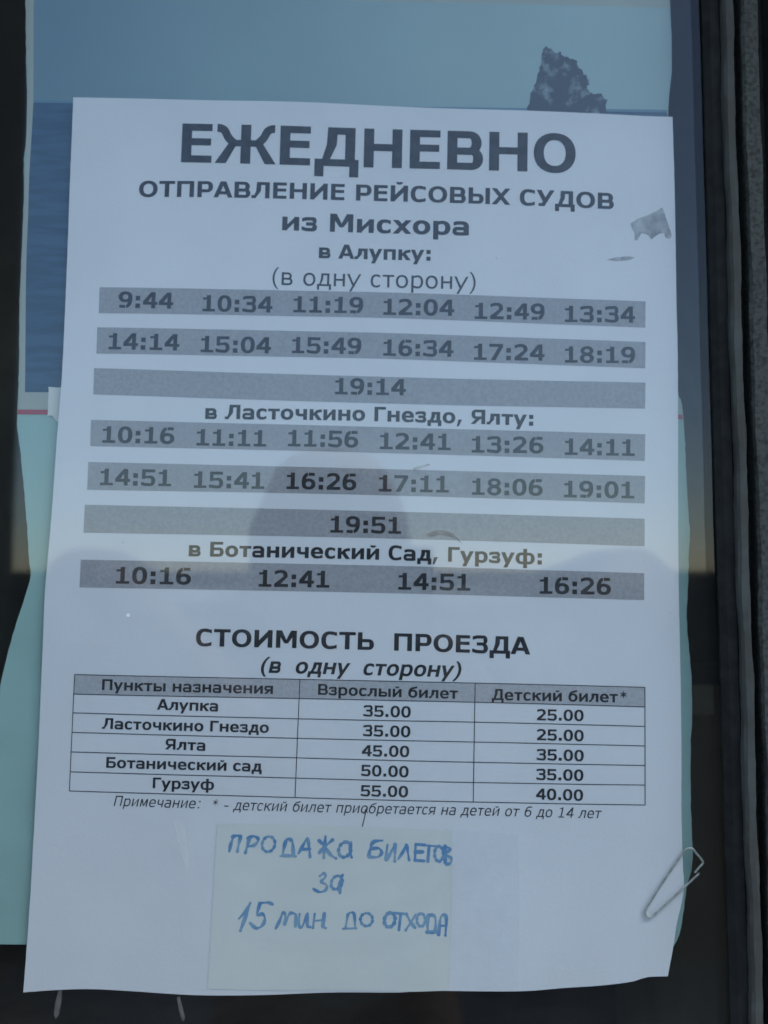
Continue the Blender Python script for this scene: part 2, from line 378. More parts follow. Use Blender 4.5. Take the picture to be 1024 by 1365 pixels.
            p.R(x0+30,h-T,x1-25,h); p.R(x0+30,h*.42,x0+30+S*.85,h); p.arc(x1-h*.32,h*.31,h*.32,h*.31+o,-90,90,S*.98,e=2.1,n=12)
            p.Q((x0+30,h*.46),(x0+30,h*.46+T*.6),(x1-h*.3,h*.62+o),(x1-h*.3,h*.62-T+o)); p.Q((a*.3,0),(x1-h*.3,-o),(x1-h*.3,T-o),(a*.32,T)); p.Q((x0,35),(a*.31,0),(a*.33,T),(x0,T+45))
        elif ch in '69':
            n0 = len(p.q); p.arc(a/2+4,h*.32,(x1-x0)/2-2,h*.32+o,0,360,e=2.2,n=24)
            p.arc(x0+h*.43,h*.42,h*.43-2,h*.58+o,100,185,S*.97,T,e=2.2,n=9); p.Q((a*.5,h+o-4),(a*.5,h-T+4),(x1-42,h-T*.98),(x1-42,h-2))
            if ch == '9': p.q = [[(a-x, h-y) for x, y in qq] for qq in p.q]
        elif ch == '7':
            p.R(x0+5,h-T,x1-5,h); p.Q((x0+80,0),(x0+80+S*1.15,0),(x1-5,h-T),(x1-S*1.1,h-T)); p.Q((x1-S*1.1-5,h-T-2),(x1-5,h-T-2),(x1-5,h-10),(x1-S,h-10))
        elif ch == '8':
            p.arc(a/2,h*.74,(x1-x0)/2-22,h*.26+o,0,360,S*.92,T*.9,e=2.1,n=22); p.arc(a/2,h*.28,(x1-x0)/2,h*.28+o+6,0,360,S*.98,T*.9,e=2.1,n=22)
    elif ch == ':': a = 402 if not reg else 455; k = S*1.12; p.R(a/2-k/2,0,a/2+k/2,k); p.R(a/2-k/2,XH-k,a/2+k/2,XH)
    elif ch == '.': a = 361; k = S*1.12; p.R(a/2-k/2,0,a/2+k/2,k)
    elif ch == ',': a = 361; p.Q((40,-150),(130,-150),(290,k if 0 else S*1.1),(110,S*1.1))
    elif ch == '-': a = 480 if not reg else 454; p.R(60,230,a-60,230+T)
    elif ch in '()':
        a = 430 if not reg else 350; rx = (a-120-S*.3)/.384; cx = 55+rx
        p.arc(cx,285,rx,610,128,232,S*.9,S*.2,e=2,n=14)
        if ch == ')': p.q = [[(a-x, y) for x, y in qq] for qq in p.q]
    elif ch == '*':
        a = 711 if not reg else 636; cy = H*.72
        for k in range(3):
            an = radians(90+60*k); dx, dy = cos(an)*215, sin(an)*215; nx, ny = -sin(an)*T*.30, cos(an)*T*.30
            p.Q((a/2-dx-nx,cy-dy-ny),(a/2+dx-nx,cy+dy-ny),(a/2+dx+nx,cy+dy+ny),(a/2-dx+nx,cy-dy+ny))
    elif ch == ' ': a = 342
    else: a = 342
    return a, p.q

GC = {}
def tri_union(polys):
    vs, fs = [], []
    for q in polys:
        ar = sum(q[i][0]*q[(i+1) % len(q)][1]-q[(i+1) % len(q)][0]*q[i][1] for i in range(len(q)))
        if abs(ar) < 1e-9: continue
        if ar < 0: q = q[::-1]
        k = len(vs); vs += [Vector(v) for v in q]; fs.append(list(range(k, k+len(q))))
    if not vs: return [], []
    r = delaunay_2d_cdt(vs, [], fs, 0, 1e-4)
    out = []
    rings = [[vs[i] for i in f] for f in fs]; bb = [(min(v.x for v in g), max(v.x for v in g), min(v.y for v in g), max(v.y for v in g)) for g in rings]
    def inside(x, y):
        for g, (a, b, c, d) in zip(rings, bb):
            if a <= x <= b and c <= y <= d:
                h = False
                for i in range(len(g)):
                    p, q = g[i], g[i-1]
                    if (p.y > y) != (q.y > y) and x < (q.x-p.x)*(y-p.y)/(q.y-p.y)+p.x: h = not h
                if h: return True
        return False
    for f in r[2]:
        if len(f) == 3 and inside(sum(r[0][i].x for i in f)/3, sum(r[0][i].y for i in f)/3):
            a, b, c = (r[0][i] for i in f)
            if (b-a).cross(c-a) < 0: f = f[::-1]
            out.append(tuple(f))
    return [tuple(v) for v in r[0]], out
def glyph_mesh(ch, S, T, reg):
    k = (ch, S, T, reg)
    if k not in GC:
        a, q = glyph(ch, S, T, reg); GC[k] = (a,) + tri_union(q)
    return GC[k]

def line(name, txt, xl, yl, xr, yr, cap, m, parent, mid=None, S=182, T=132, reg=False, italic=0, yf=None, off=-.00009, track=0, label=None):
    """one printed line: ink from pixel xl to xr, baseline from yl to yr (mid: baseline point between), cap height in pixels"""
    yf = yf or y_sheet
    gs = [glyph_mesh(c, S, T, reg) for c in txt]
    pos, X = [], 0
    for g in gs: pos.append(X); X += g[0] + track
    ink = [(p+v[0]+italic*v[1]) for g, p in zip(gs, pos) for v in g[1]]
    i0, i1 = min(ink), max(ink)
    def base(t):
        lin = yl+(yr-yl)*t
        if mid:
            tm = (mid[0]-xl)/(xr-xl); d = mid[1]-(yl+(yr-yl)*tm)
            lin += d*(t*(1-t))/(tm*(1-tm))
        return lin
    V, Fc = [], []
    for g, p in zip(gs, pos):
        k = len(V)
        for v in g[1]:
            t = (p+v[0]+italic*v[1]-i0)/(i1-i0)
            # upright letters lean with the sheet's own tilt, 1.6 degrees
            h = v[1]/H*cap
            x, z = at(xl+(xr-xl)*t + (t0tilt(xl+(xr-xl)*t, yl))*h, base(t)-h, Y_SHEET)
            V.append((x, yf(x, z)+off, z))
        Fc += [tuple(i+k for i in f) for f in g[2]]
    o = mesh(name, V, Fc, m, parent)
    if label: o['label'] = label
    return o
def t0tilt(x, y): 
    # direction of the sheet's vertical lines in the photograph: left edge leans, right edge is upright
    return .052*(1-(x-100)/760.0)

# ------------------------------------------------------------------ the setting: kiosk, ground, parapet
V, Fc = boxes([(-60, -60, -1.62, 60, 60, -1.50)])
tag(mesh('ground', V, Fc, M['ground']), kind='structure')
# kiosk wall round the window, roof and back: it keeps the sun off the front
XL, XR, ZB, ZT = -.235, .1335, -.26, .34
V, Fc = boxes([(-2.4, .012, -1.5, XL, .09, 1.5), (XR+.012, .012, -1.5, 2.4, .09, 1.5), (XL, .012, -1.5, XR+.012, .09, ZB), (XL, .012, ZT, XR+.012, .09, 1.5)])
tag(mesh('kiosk_wall', V, Fc, M['wall']), kind='structure')
V, Fc = boxes([(-2.4, -.25, 1.503, 2.4, 2.4, 1.58)])
tag(mesh('kiosk_roof', V, Fc, M['wall']), kind='structure')
V, Fc = boxes([(-2.4, .60, -1.5, 2.4, .66, 1.5), (-2.4, .092, -1.5, -2.34, .598, 1.5), (2.34, .092, -1.5, 2.4, .598, 1.5)])
tag(mesh('interior_wall', V, Fc, M['inner']), kind='structure')
V, Fc = boxes([(-1.5, -1.35, -1.5, -.69, -1.15, 1.5)])  # unseen block added to darken the reflection at the far left
tag(mesh('reflection_block', V, Fc, M['reflection_block']), kind='structure')
V, Fc = boxes([(-9, -3.6, -1.5, 9, -3.3, .03)])
tag(mesh('parapet', V, Fc, M['parapet']), kind='structure')
V, Fc = boxes([(-.5, -.20, -.262, .45, .0115, -.245)])  # pale board added out of view, bounces light onto the lower sheet
tag(mesh('bounce_ledge', V, Fc, mat('reflector_paint', (.72, .70, .66), .6, var=.1, vscale=15)), 'pale painted ledge under the kiosk window, added unseen to bounce light onto the sheets', 'reflector')
V, Fc = boxes([(-.7, -.30, .60, .6, .0115, .615)])  # board added out of view to shade the top of the sheet
tag(mesh('shade_board', V, Fc, M['frame']), 'dark visor board added unseen above the kiosk window', 'shade')
sh = thing('interior_shelf', 'dark wooden shelf seen dimly through the glass below the sheets', 'shelf')
V, Fc = boxes([(-.6, .10, -.30, .6, .56, -.285)]); mesh('shelf_board', V, Fc, M['inner2'], sh)
V, Fc = boxes([(-.6, .085, -.32, .6, .0995, -.27)]); mesh('front_lip', V, Fc, M['inner2'], sh)
cb = thing('cardboard_box', 'dim brown cardboard box inside the kiosk beyond the lower right of the sheets', 'box')
bx0, bz0 = at(900, 914, .12); bx1, bz1 = at(985, 952, .12)
V, Fc = boxes([(bx0, .12, -.2849, bx0+.16, .24, bz0)]); mesh('carton', V, Fc, mat('cardboard', (.22, .17, .12), .8, var=.2, vscale=20), cb)
V, Fc = boxes([(bx0-.0004, .1185, bz1, bx1-.012, .1199, bz0+.0004)]); mesh('packing_tape', V, Fc, mat('packing_tape', (.42, .36, .27), .5), cb)
# ------------------------------------------------------------------ window: pane, gasket, bead, frame
win = thing('kiosk_window', 'kiosk window with dark rubber seal and worn grey frame at the right of the sheets', 'window')
V, Fc = boxes([(XL+.002, 0, ZB+.002, .1205, .004, ZT-.002)])
mesh('glass_pane', V, Fc, M['glass'], win)
def strip(name, pts_front, z0, z1, m, parent, n=160, wob=0, seed=3, wl=.03):
    """vertical profile: list of (x, y) cross-section points, edges wobble along its length"""
    rnd = random.Random(seed); V, Fc = [], []; k = len(pts_front)
    ph = [rnd.uniform(0, 6.28) for _ in range(12)]
    for j in range(n+1):
        z = z0+(z1-z0)*j/n
        for i, (x, y) in enumerate(pts_front):
            d = wob*(sin(z/wl+ph[i % 6])+.6*sin(z/wl*2.7+ph[(i+3) % 12])+.5*rnd.uniform(-1, 1))
            V.append((x+d, y+d*.4, z))
    for j in range(n):
        for i in range(k-1):
            a = j*k+i; Fc.append((a, a+1, a+k+1, a+k))
    return mesh(name, V, Fc, m, parent, False)
def xat(px, Y): return at(px+5, 682, Y)[0]
g0, g1 = xat(951, -.002), xat(978, -.004)
strip('rubber_seal', [(g0, .0001), (g0, -.0015), (g0+.002, -.003), (g1-.001, -.0035), (g1+.0005, -.002), (g1+.0005, .004)], ZB, ZT, M['rubber'], win, wob=.00006)
b0, b1 = xat(977.5, -.006), xat(993, -.006)
strip('glazing_bead', [(b0, -.002), (b0+.0003, -.0055), (b0+.001, -.0065), (b1-.001, -.0068), (b1-.0002, -.006), (b1, .003)], ZB, ZT, M['frame'], win, wob=.00028, seed=5, n=260, wl=.012)
strip('groove', [(b1-.0004, -.0005), (b1+.006, -.0005)], ZB, ZT, M['groove'], win, wob=.0)
c0, c1 = xat(1005, -.008), xat(1028, -.008)
strip('frame_profile', [(c0+.0002, .001), (c0, -.007), (c0+.0006, -.008), (c1-.0006, -.0083), (c1, -.007), (c1+.0002, .001)], ZB, ZT, M['frame_rough'], win, wob=.0003, seed=8, wl=.014, n=260)
V, Fc = boxes([(c1+.0003, -.001, ZB, c1+.004, .012, ZT)]); mesh('outer_groove', V, Fc, M['groove'], win)
V, Fc = boxes([(c1+.0043, -.009, ZB, c1+.03, .0118, ZT)]); mesh('outer_frame', V, Fc, M['frame'], win)

# ------------------------------------------------------------------ poster behind the sheet
po = thing('sea_poster', 'blue sea poster with red stripe and mint green lower half, behind the white timetable', 'poster')
Lo = [(33,-30),(33,19),(34,76),(36,152),(34,185),(31,213),(31,260),(28,330),(25,400),(24,480),(22,545),(21,563),(26,605),(31,660),(35,711),(37,750),(39,768),(28,808),(21,828),(11,862),(2,899),(-3,933),(-8,1000),(-12,1100),(-14,1260)]
Ro = [(893,-30),(893,8),(896,45),(896,95),(892,130),(889,152),(893,260),(899,470),(899,526),(909,530),(914,574),(917,644),(920,691),(921,714),(918,800),(917,826),(923,903),(924,956),(922,990),(922,1066),(924,1150),(917,1181),(908,1241),(898,1264)]
patch('backing', Lo, Ro, [(33,-30),(893,-30)], [(-14,1260),(35,1260),(898,1264)], 60, 150, y_poster, Y_POSTER, M['mint'], po, rag=.5)
def leftx(y): return lerp([(b, a) for a, b in Lo], y)
def rightx(y): return lerp([(b, a) for a, b in Ro], y)
def band(name, top, bot, lx, rx, m, off, nu=50, nv=40, rag=0):
    L = [(lx(top[0]+(bot[0]-top[0])*k/8), top[0]+(bot[0]-top[0])*k/8) for k in range(9)]
    R_ = [(rx(top[1]+(bot[1]-top[1])*k/8), top[1]+(bot[1]-top[1])*k/8) for k in range(9)]
    return patch(name, L, R_, [L[0], R_[0]], [L[-1], R_[-1]], nu, nv, y_poster, Y_POSTER, m, po, rag=rag, off=off, thick=0)
band('cream_margin', (-29, -29), (545, 552), lambda y: leftx(y)+.4, lambda y: rightx(y)-.4, M['cream'], -.0001)
band('red_stripe', (545.2, 552.2), (551.5, 558), lambda y: leftx(y)+.4, lambda y: rightx(y)-.4, M['red'], -.00012, nv=2)
inl = lambda y: lerp([(-10,44),(133,44),(171,43),(200,39),(260,38),(350,34),(522,32)], y)
band('sky_print', (-14, 9), (134, 147), inl, lambda y: rightx(y)+.2, M['skyprint'], -.00014, nv=24)
band('sea_print', (134.2, 147.2), (522, 527), inl, lambda y: rightx(y)+.2, M['sea'], -.00014, nv=24)
band('horizon_haze', (132.6, 145.6), (136, 149), inl, lambda y: rightx(y)+.2, mat('poster_horizon', (.12, .24, .34), .45), -.00016, nv=2)
# vignetting painted into the sky print, darker to the left, ripples of the printed sea
def print_nodes(m, kind):
    n = m.node_tree.nodes; l = m.node_tree.links; b = n['Principled BSDF']; r = n[m['ramp']]
    tc = [x for x in n if x.type == 'TEX_COORD'][0]
    sx = n.new('ShaderNodeSeparateXYZ'); l.new(tc.outputs['Object'], sx.inputs[0])
    if kind == 'sky':
        g = n.new('ShaderNodeMapRange'); g.inputs[1].default_value = -.12; g.inputs[2].default_value = .02; l.new(sx.outputs[0], g.inputs[0])
        mx = n.new('ShaderNodeMix'); mx.data_type = 'RGBA'; mx.inputs[6].default_value = (.17, .28, .35, 1)
        l.new(g.outputs[0], mx.inputs[0]); l.new(r.outputs[0], mx.inputs[7]); l.new(mx.outputs[2], b.inputs['Base Color'])
    else:
        t = [x for x in n if x.type == 'TEX_NOISE'][0]
        mp = n.new('ShaderNodeMapping'); mp.inputs['Scale'].default_value = (1.0, 1, 7); mp.inputs['Rotation'].default_value = (0, .15, 0)
        l.new(tc.outputs['Object'], mp.inputs[0]); l.new(mp.outputs[0], t.inputs['Vector'])
print_nodes(M['skyprint'], 'sky'); print_nodes(M['sea'], 'sea')
rp = [(95,520),(112,430),(130,370),(148,330),(165,270),(178,200),(190,150),(203,130),(235,145),(262,168),(285,155),(300,185),(330,192),(345,207),(370,200),(385,225),(390,250),(405,262),(418,285),(432,292),(445,320),(447,350),(430,375),(460,395),(480,408),(500,398),(520,402),(535,425),(552,440),(548,470),(545,520)]
rnd = random.Random(4); rr = []
for (a, b), (c, d) in zip(rp, rp[1:]):
    for k in range(4):
        t = k/4; rr.append((a+(c-a)*t+rnd.uniform(-5, 5), b+(d-b)*t+rnd.uniform(-5, 5)))
rr.append(rp[-1])
vs = [Vector(((x/4.264+680), -(y/4.264+30))) for x, y in rr]
r_ = delaunay_2d_cdt(vs, [], [list(range(len(vs)))], 1, 1e-4)
V = []
for v in r_[0]:
    x, z = at(v.x, -v.y, Y_POSTER); V.append((x, y_poster(x, z)-.0002, z))
mesh('rock_print', V, [tuple(f) for f in r_[2]], M['rock'], po)

def shape(name, pts, yc, m, parent=None, conv=None, off=0, Yp=None):
    """flat irregular patch given by its outline"""
    vs = [Vector((x, -y)) for x, y in pts]
    r = delaunay_2d_cdt(vs, [], [list(range(len(vs)))], 1, 1e-5); V = []
    for v in r[0]:
        x, z = at(v.x, -v.y, Yp if Yp is not None else Y_SHEET); V.append((x, yc(x, z)+off, z))
    return mesh(name, V, [tuple(f) for f in r[2]], m, parent)
# scrap of paper beside the red stripe
sc = patch('paper_scrap', [(64,515),(62.5,555)], [(92,514),(90,561)], [(64,515),(78,516),(92,514)], [(62.5,555),(68,553),(76,562),(90,561)], 8, 8, lambda x, z: y_poster(x, z)-.0004, Y_POSTER, M['note'], None, rag=.4)
tag(sc, 'small white paper scrap tucked behind the left edge of the timetable, over the red stripe', 'paper scrap')

# ------------------------------------------------------------------ the timetable sheet
ts = thing('timetable_sheet', 'white printed timetable sheet of boat departures and fares, hung behind the glass', 'notice')
Ls = [(98,130),(92.5,260),(84,480),(77,580),(69.6,686),(60.7,786),(57.5,855),(51,1001),(46.5,1084),(39.6,1208),(31,1323)]
Rs = [(896.5,156),(899,260),(901,400),(903,480),(904,644),(905,785),(907,900),(908,1000),(908,1087),(910,1153),(911,1188),(902,1230),(897,1263),(890,1301)]
Tp = [(98,130),(160,131),(280,134),(420,137),(560,143),(700,148),(800,152),(860,155),(896.5,156)]
Bs = [(31,1323),(75,1320),(121,1318.6),(180,1321),(260,1325.5),(350,1326),(440,1324),(529,1324),(550,1322),(590,1321),(694,1320),(750,1316),(800,1313),(842,1308),(862,1302),(890,1301)]
patch('paper', Ls, Rs, Tp, Bs, 96, 130, y_sheet, Y_SHEET, M['paper'], ts, rag=.12)
ink = M['ink']
line('heading_text', 'ЕЖЕДНЕВНО', 241.5, 216.5, 767, 231.5, 51.5, ink, ts, mid=(500, 223))
line('heading_text', 'ОТПРАВЛЕНИЕ РЕЙСОВЫХ СУДОВ', 185, 262.5, 818, 279.5, 21.3, ink, ts, mid=(480, 267))
line('heading_text', 'из Мисхора', 376, 306.5, 625, 314, 24, ink, ts)
line('heading_text', 'в Алупку:', 425, 343.5, 574, 347.5, 18.8, ink, ts)
line('heading_text', '(в одну сторону)', 363, 379, 634, 386, 22.3, M['ink_thin'], ts, reg=True, S=92, T=80)
BARS = [((133,383),(389.5),(860,402.5),(132,417.5),(423.5),(859.5,437.5)),
        ((130,436.5),(443.5),(860,456.5),(129,471.5),(478),(859.5,491.5)),
        ((126,491),(502),(860,510.5),(125,526),(537.5),(859.5,545)),
        ((122,560),(569),(860,579),(121,595),(603.5),(859.5,614.5)),
        ((118.5,616),(625),(860,634.5),(117,653),(660),(859.5,671)),
        ((114,673),(681.5),(859.5,691.5),(112,710),(717.5),(859.5,728)),
        ((108.5,746),(754),(859,764),(106.5,783),(790.5),(859,800))]
for tl, tm, tr, bl, bm_, br in BARS:
    patch('grey_bar', [tl, bl], [tr, br], [tl, (512, tm), tr], [bl, (512, bm_), br], 90, 6, y_sheet, Y_SHEET, M['bar'], ts, off=-.00006, thick=0)
TIMES = [[('9:44',158,231,411),('10:34',270,363,415.5),('11:19',391,484,416.5),('12:04',511,605.5,420),('12:49',633,726,425.5),('13:34',753,846,430)],
 [('14:14',145,239,466.5),('15:04',267.5,361,470),('15:49',389,481.5,471),('16:34',511,604.5,474.5),('17:24',632,726,480),('18:19',753,846,484)],
 [('19:14',446.5,541,526)],
 [('10:16',137,232.5,591),('11:11',262,355,594.5),('11:56',384,477.5,595.5),('12:41',506.5,601,599),('13:26',629,724.5,603.5),('14:11',753,846,607)],
 [('14:51',134,228.5,647.5),('15:41',258.5,352.5,651),('16:26',382,475,652.5),('17:11',505,598.5,655.5),('18:06',629.5,723.5,660),('19:01',752,845.5,663.5)],
 [('19:51',440.5,535,710.5)],
 [('10:16',155,255,778.5),('12:41',345,439,782.5),('14:51',531,627,786.5),('16:26',719.5,814.5,792)]]
for ri, row in enumerate(TIMES):
    for s, a, b, y in row:
        line('departure_time', s, a, y-.6, b, y+.9, 21.5+ri*.15, ink, ts, off=-.00013)
line('heading_text', 'в Ласточкино Гнездо, Ялту:', 273.5, 558.5, 711, 567.5, 19.2, ink, ts, mid=(490, 561))
line('heading_text', 'в Ботанический Сад, Гурзуф:', 252, 741.5, 722.5, 752.5, 19.6, ink, ts, mid=(500, 746))
line('heading_text', 'СТОИМОСТЬ  ПРОЕЗДА', 261.5, 861, 707, 872.5, 23.2, ink, ts, mid=(497, 866.5))
line('heading_text', '(в  одну  сторону)', 348, 896.5, 615, 903, 20.5, ink, ts, italic=.21, S=165, T=120)
# price table
rowsL = [899, 925, 950, 976, 1002, 1028.5, 1054]; rows2 = [905.5, 931, 958, 984, 1010, 1037, 1063]
rows3 = [910.5, 936, 962.5, 989, 1016, 1043, 1069]; rowsR = [916, 942, 968, 994, 1020, 1046, 1072.5]
def xcol(c, k): t = k/6; return [100-7*t, 400-6.5*t, 633.5-2.5*t, 859.5][c]
hb = [(xcol(0,0),rowsL[0]), (xcol(1,0),rows2[0]), (xcol(2,0),rows3[0]), (xcol(3,0),rowsR[0])]
hb2 = [(xcol(0,1),rowsL[1]), (xcol(1,1),rows2[1]), (xcol(2,1),rows3[1]), (xcol(3,1),rowsR[1])]
patch('table_header_band', [hb[0], hb2[0]], [hb[3], hb2[3]], hb, hb2, 90, 6, y_sheet, Y_SHEET, mat('halftone_light', (.54,.525,.575), .7, var=.12, vscale=850, spec=.2), ts, off=-.00006, thick=0)
def ribbon(polys, pts, wpx):
    for (a, b), (c, d) in zip(pts, pts[1:]):
        L = math.hypot(c-a, d-b) or 1; nx, ny = -(d-b)/L*wpx/2, (c-a)/L*wpx/2
        polys.append([(a+nx,b+ny),(c+nx,d+ny),(c-nx,d-ny),(a-nx,b-ny)])
def discs(polys, pts, r):
    for x, y in pts: polys.append([(x+r*cos(t*pi/4), y+r*sin(t*pi/4)) for t in range(8)])
def drawn(name, polys, m, parent, yf, off, Yp=Y_SHEET):
    vs, fs = tri_union(polys); V = []
    for x, y in vs:
        X, Z = at(x, y, Yp); V.append((X, yf(X, Z)+off, Z))
    return mesh(name, V, fs, m, parent)
def dense(p, step=14):
    out = []
    for (a, b), (c, d) in zip(p, p[1:]):
        n = max(1, int(math.hypot(c-a, d-b)/step))
        out += [(a+(c-a)*k/n, b+(d-b)*k/n) for k in range(n)]
    return out+[p[-1]]
polys = []
for k in range(7):
    ribbon(polys, dense(smoothpts([(xcol(0,k),rowsL[k]),(xcol(1,k),rows2[k]),(xcol(2,k),rows3[k]),(xcol(3,k),rowsR[k])], 14), 30), 1.05)
for c, rs in enumerate((rowsL, rows2, rows3, rowsR)):
    ribbon(polys, [(xcol(c,k), rs[k]) for k in range(7)], 1.05)
drawn('table_rules', polys, M['ink_thin'], ts, y_sheet, -.00012)
CELLS = [('Пункты назначения',136.5,919.5,364,925,14.5),('Взрослый билет',424,926,610.5,931.5,14.5),('Детский билет*',655.5,933,835,936.5,14.8),
 ('Алупка',210,945.5,291,948,14.3),('Ласточкино Гнездо',136.5,971,358.5,976.8,14.3),('Ялта',220.5,998.5,274,1000.5,14.3),('Ботанический сад',142,1023,349,1028.5,14.3),('Гурзуф',204,1050.3,285.5,1052.8,14.3),
 ('35.00',484.5,954.7,547.5,956.3,14.8),('35.00',484,981,547,982.5,14.8),('45.00',482.5,1007.7,545.5,1009,14.8),('50.00',481.5,1034,544.7,1036,14.8),('55.00',481,1061,544,1062.6,14.8),
 ('25.00',716,960,778,961.2,14.8),('25.00',716,986.5,778,988,14.8),('35.00',715.5,1013,778,1014.5,14.8),('35.00',715,1039.3,777.5,1040.6,14.8),('40.00',714.5,1065.5,777,1067,14.8)]
for s, xa, ya, xb, yb, cap in CELLS: line('table_entry', s, xa, ya, xb, yb, cap, ink, ts, off=-.00013, S=172, T=122)
line('footnote_text', 'Примечание:', 152, 1073.8, 267.5, 1077.6, 13.6, M['ink_thin'], ts, reg=True, italic=.21, S=92, T=78)
line('footnote_text', '* - детский билет приобретается на детей от 6 до 14 лет', 283.5, 1079, 802, 1090.3, 13.6, M['ink_thin'], ts, reg=True, italic=.21, S=92, T=78, mid=(540, 1085))

# ------------------------------------------------------------------ handwritten note
hn = thing('handwritten_note', 'small off-white note with blue marker handwriting, taped to the foot of the timetable', 'note')
patch('note_paper', [(290,1097.5),(286,1160),(281,1250),(277,1317)], [(602.5,1106.5),(604,1150),(603,1205),(601,1260),(598,1320)],
      [(290,1097.5),(400,1099),(510,1103),(602.5,1106.5)], [(277,1317),(380,1320),(470,1321),(540,1322.5),(598,1320)], 40, 30, y_note, Y_SHEET, M['note'], hn, thick=.00005)
A = lambda *p: [(x/5.12+260, y/5.12+1080) for x, y in p]
B = lambda *p: [(x/3.938+440, y/3.938+1080) for x, y in p]
def ell(cx, cy, rx, ry, rot=0, a0=100, a1=470):
    return [(cx+rx*cos(radians(t))+rot*ry*sin(radians(t)), cy-ry*sin(radians(t))) for t in range(a0, a1, 24)]
W1 = [A((235,282),(248,225),(266,172)), A((258,180),(285,172),(315,178)), A((314,178),(300,230),(290,282)),
      A((345,288),(360,235),(375,185)), A((362,190),(400,176),(430,190),(428,215),(400,240),(365,244)),
      A(*ell(503,230,44,52,.1)), A((582,312),(635,308),(688,314)), A((600,306),(612,240),(628,198),(655,200),(668,225),(672,304)),
      A((708,292),(740,235),(768,192),(780,250),(786,318)), A((735,265),(785,262)),
      A((892,175),(885,250),(880,322)), A((848,205),(890,250),(925,300),(962,326)), A((940,200),(895,240),(848,288)),
      B(*ell(78,205,32,40,.15)), B((112,165),(106,205),(114,246)),
      B((275,158),(228,165),(212,200),(203,242)), B((215,202),(255,198),(272,222),(250,245),(203,243)),
      B((302,180),(296,258),(335,192),(342,185),(340,268)), B((358,256),(385,215),(400,180),(408,215),(415,262)),
      B((450,176),(446,262)), B((450,178),(498,182)), B((448,218),(488,218)), B((446,262),(494,266)),
      B((490,183),(552,188)), B((520,186),(514,268)), B(*ell(572,228,23,40)), B((604,188),(605,276)), B((604,190),(630,204),(608,232),(636,250),(634,275),(612,284))]
W2 = [A((852,448),(880,428),(892,455),(862,485),(900,510),(890,545),(850,556),(810,536)), A(*ell(968,492,38,46,.2)), A((1008,440),(988,500),(990,562))]
W3 = [A((300,738),(345,690),(378,632)), A((376,636),(345,730),(312,818)), A((532,640),(500,628),(448,632)), A((445,634),(425,712),(462,705),(478,740),(460,785),(420,802),(378,768)),
      A((552,806),(580,750),(600,700),(618,712),(612,770)), A((612,775),(640,715),(660,700),(690,715),(686,790)),
      A((715,705),(710,780),(730,798),(765,712)), A((768,705),(768,790),(785,796)), A((818,705),(806,800)), A((812,755),(872,748)), A((884,705),(872,795)), A((884,800),(892,803)),
      B((68,622),(136,620)), B((82,618),(92,560),(98,542),(126,542),(132,618)), B(*ell(192,574,32,34)),
      B(*ell(314,576,28,38,.1)), B((335,540),(402,545)), B((372,542),(362,628)), B((402,548),(425,590),(446,616)), B((450,548),(398,630)),
      B(*ell(478,576,22,34)), B((516,552),(514,632),(550,634),(552,560),(520,550)), B((508,640),(560,638)), B((570,652),(582,560),(610,560),(606,656)), B((580,606),(607,606))]
for wl in (W1, W2, W3):
    polys = []
    for st in wl:
        p = smoothpts(st, 4) if len(st) > 2 else st
        w0 = rnd.uniform(4.0, 5.2)
        for k in range(len(p)-1):
            wk = w0*(.82+.28*sin(k*.9+w0*7)); ribbon(polys, p[k:k+2], wk)
            discs(polys, [p[k]], wk*.51)
        discs(polys, [p[-1]], w0*.45)
    drawn('handwriting_line', polys, M['marker'], hn, y_note, -.00009)

# bluish reflection painted as a thin film right of the note
tp = patch('reflection_patch', [(594,1104),(600,1200),(597,1316)], [(690,1112),(692,1200),(690,1318)], [(594,1104),(690,1112)], [(597,1316),(690,1318)], 24, 24,
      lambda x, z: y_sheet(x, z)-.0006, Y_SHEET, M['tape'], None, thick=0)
tag(tp, 'wide faint bluish reflection painted as a film along the right side of the handwritten note', 'tape')

# ------------------------------------------------------------------ marks on the glass
resid = [(683,1145),(720,1120),(790,1095),(835,1072),(860,1056),(872,1075),(885,1120),(905,1180),(916,1215),(905,1237),(880,1228),(872,1200),(845,1205),(820,1222),(800,1238),(788,1215),(765,1205),(742,1203),(722,1240),(705,1243),(706,1200),(690,1170)]
o = shape('tape_residue', [(x/4.264+680, y/4.264+30) for x, y in resid], lambda x, z: y_sheet(x, z)-.0002, M['residue'], None, Yp=Y_SHEET)
tag(o, 'grey torn scrap of old tape near the upper right of the timetable', 'tape residue')
o = shape('glue_smear', [(808,347),(822,343.5),(838,342.5),(846,344),(838,347.5),(822,349)], lambda x, z: y_sheet(x, z)-.0002, M['residue'], None, Yp=Y_SHEET)
tag(o, 'faint grey glue smear just below the torn tape residue', 'smear')
o = shape('stain_arc', [(568,712),(580,707),(592,707),(604,711),(612,719),(616,725),(608,719),(598,714.5),(586,713),(574,716)], y_plane(-.0001), M['stain'], None, Yp=0)
tag(o, 'brown curved stain on the glass over the grey bar of the 19:51 departure', 'stain')
o = shape('scratch_mark', [(550,624),(560,621),(572,618),(574,620),(562,624),(552,628)], y_plane(-.0001), M['stain'], None, Yp=0)
tag(o, 'short slanted brown scratch on the glass just above the 17:11 departure', 'scratch')
o = shape('white_streak', [(231,1094),(238,1092),(247,1105),(252,1135),(253,1160),(249,1162),(243,1140),(236,1118)], y_plane(-.0001), M['smear'], None, Yp=0)
tag(o, 'pale dried streak on the glass left of the handwritten note', 'smear')
o = shape('drip_mark', [(236,1330),(240,1328),(243,1340),(247,1357),(244,1362),(240,1352)], y_plane(-.0001), M['smear'], None, Yp=0)
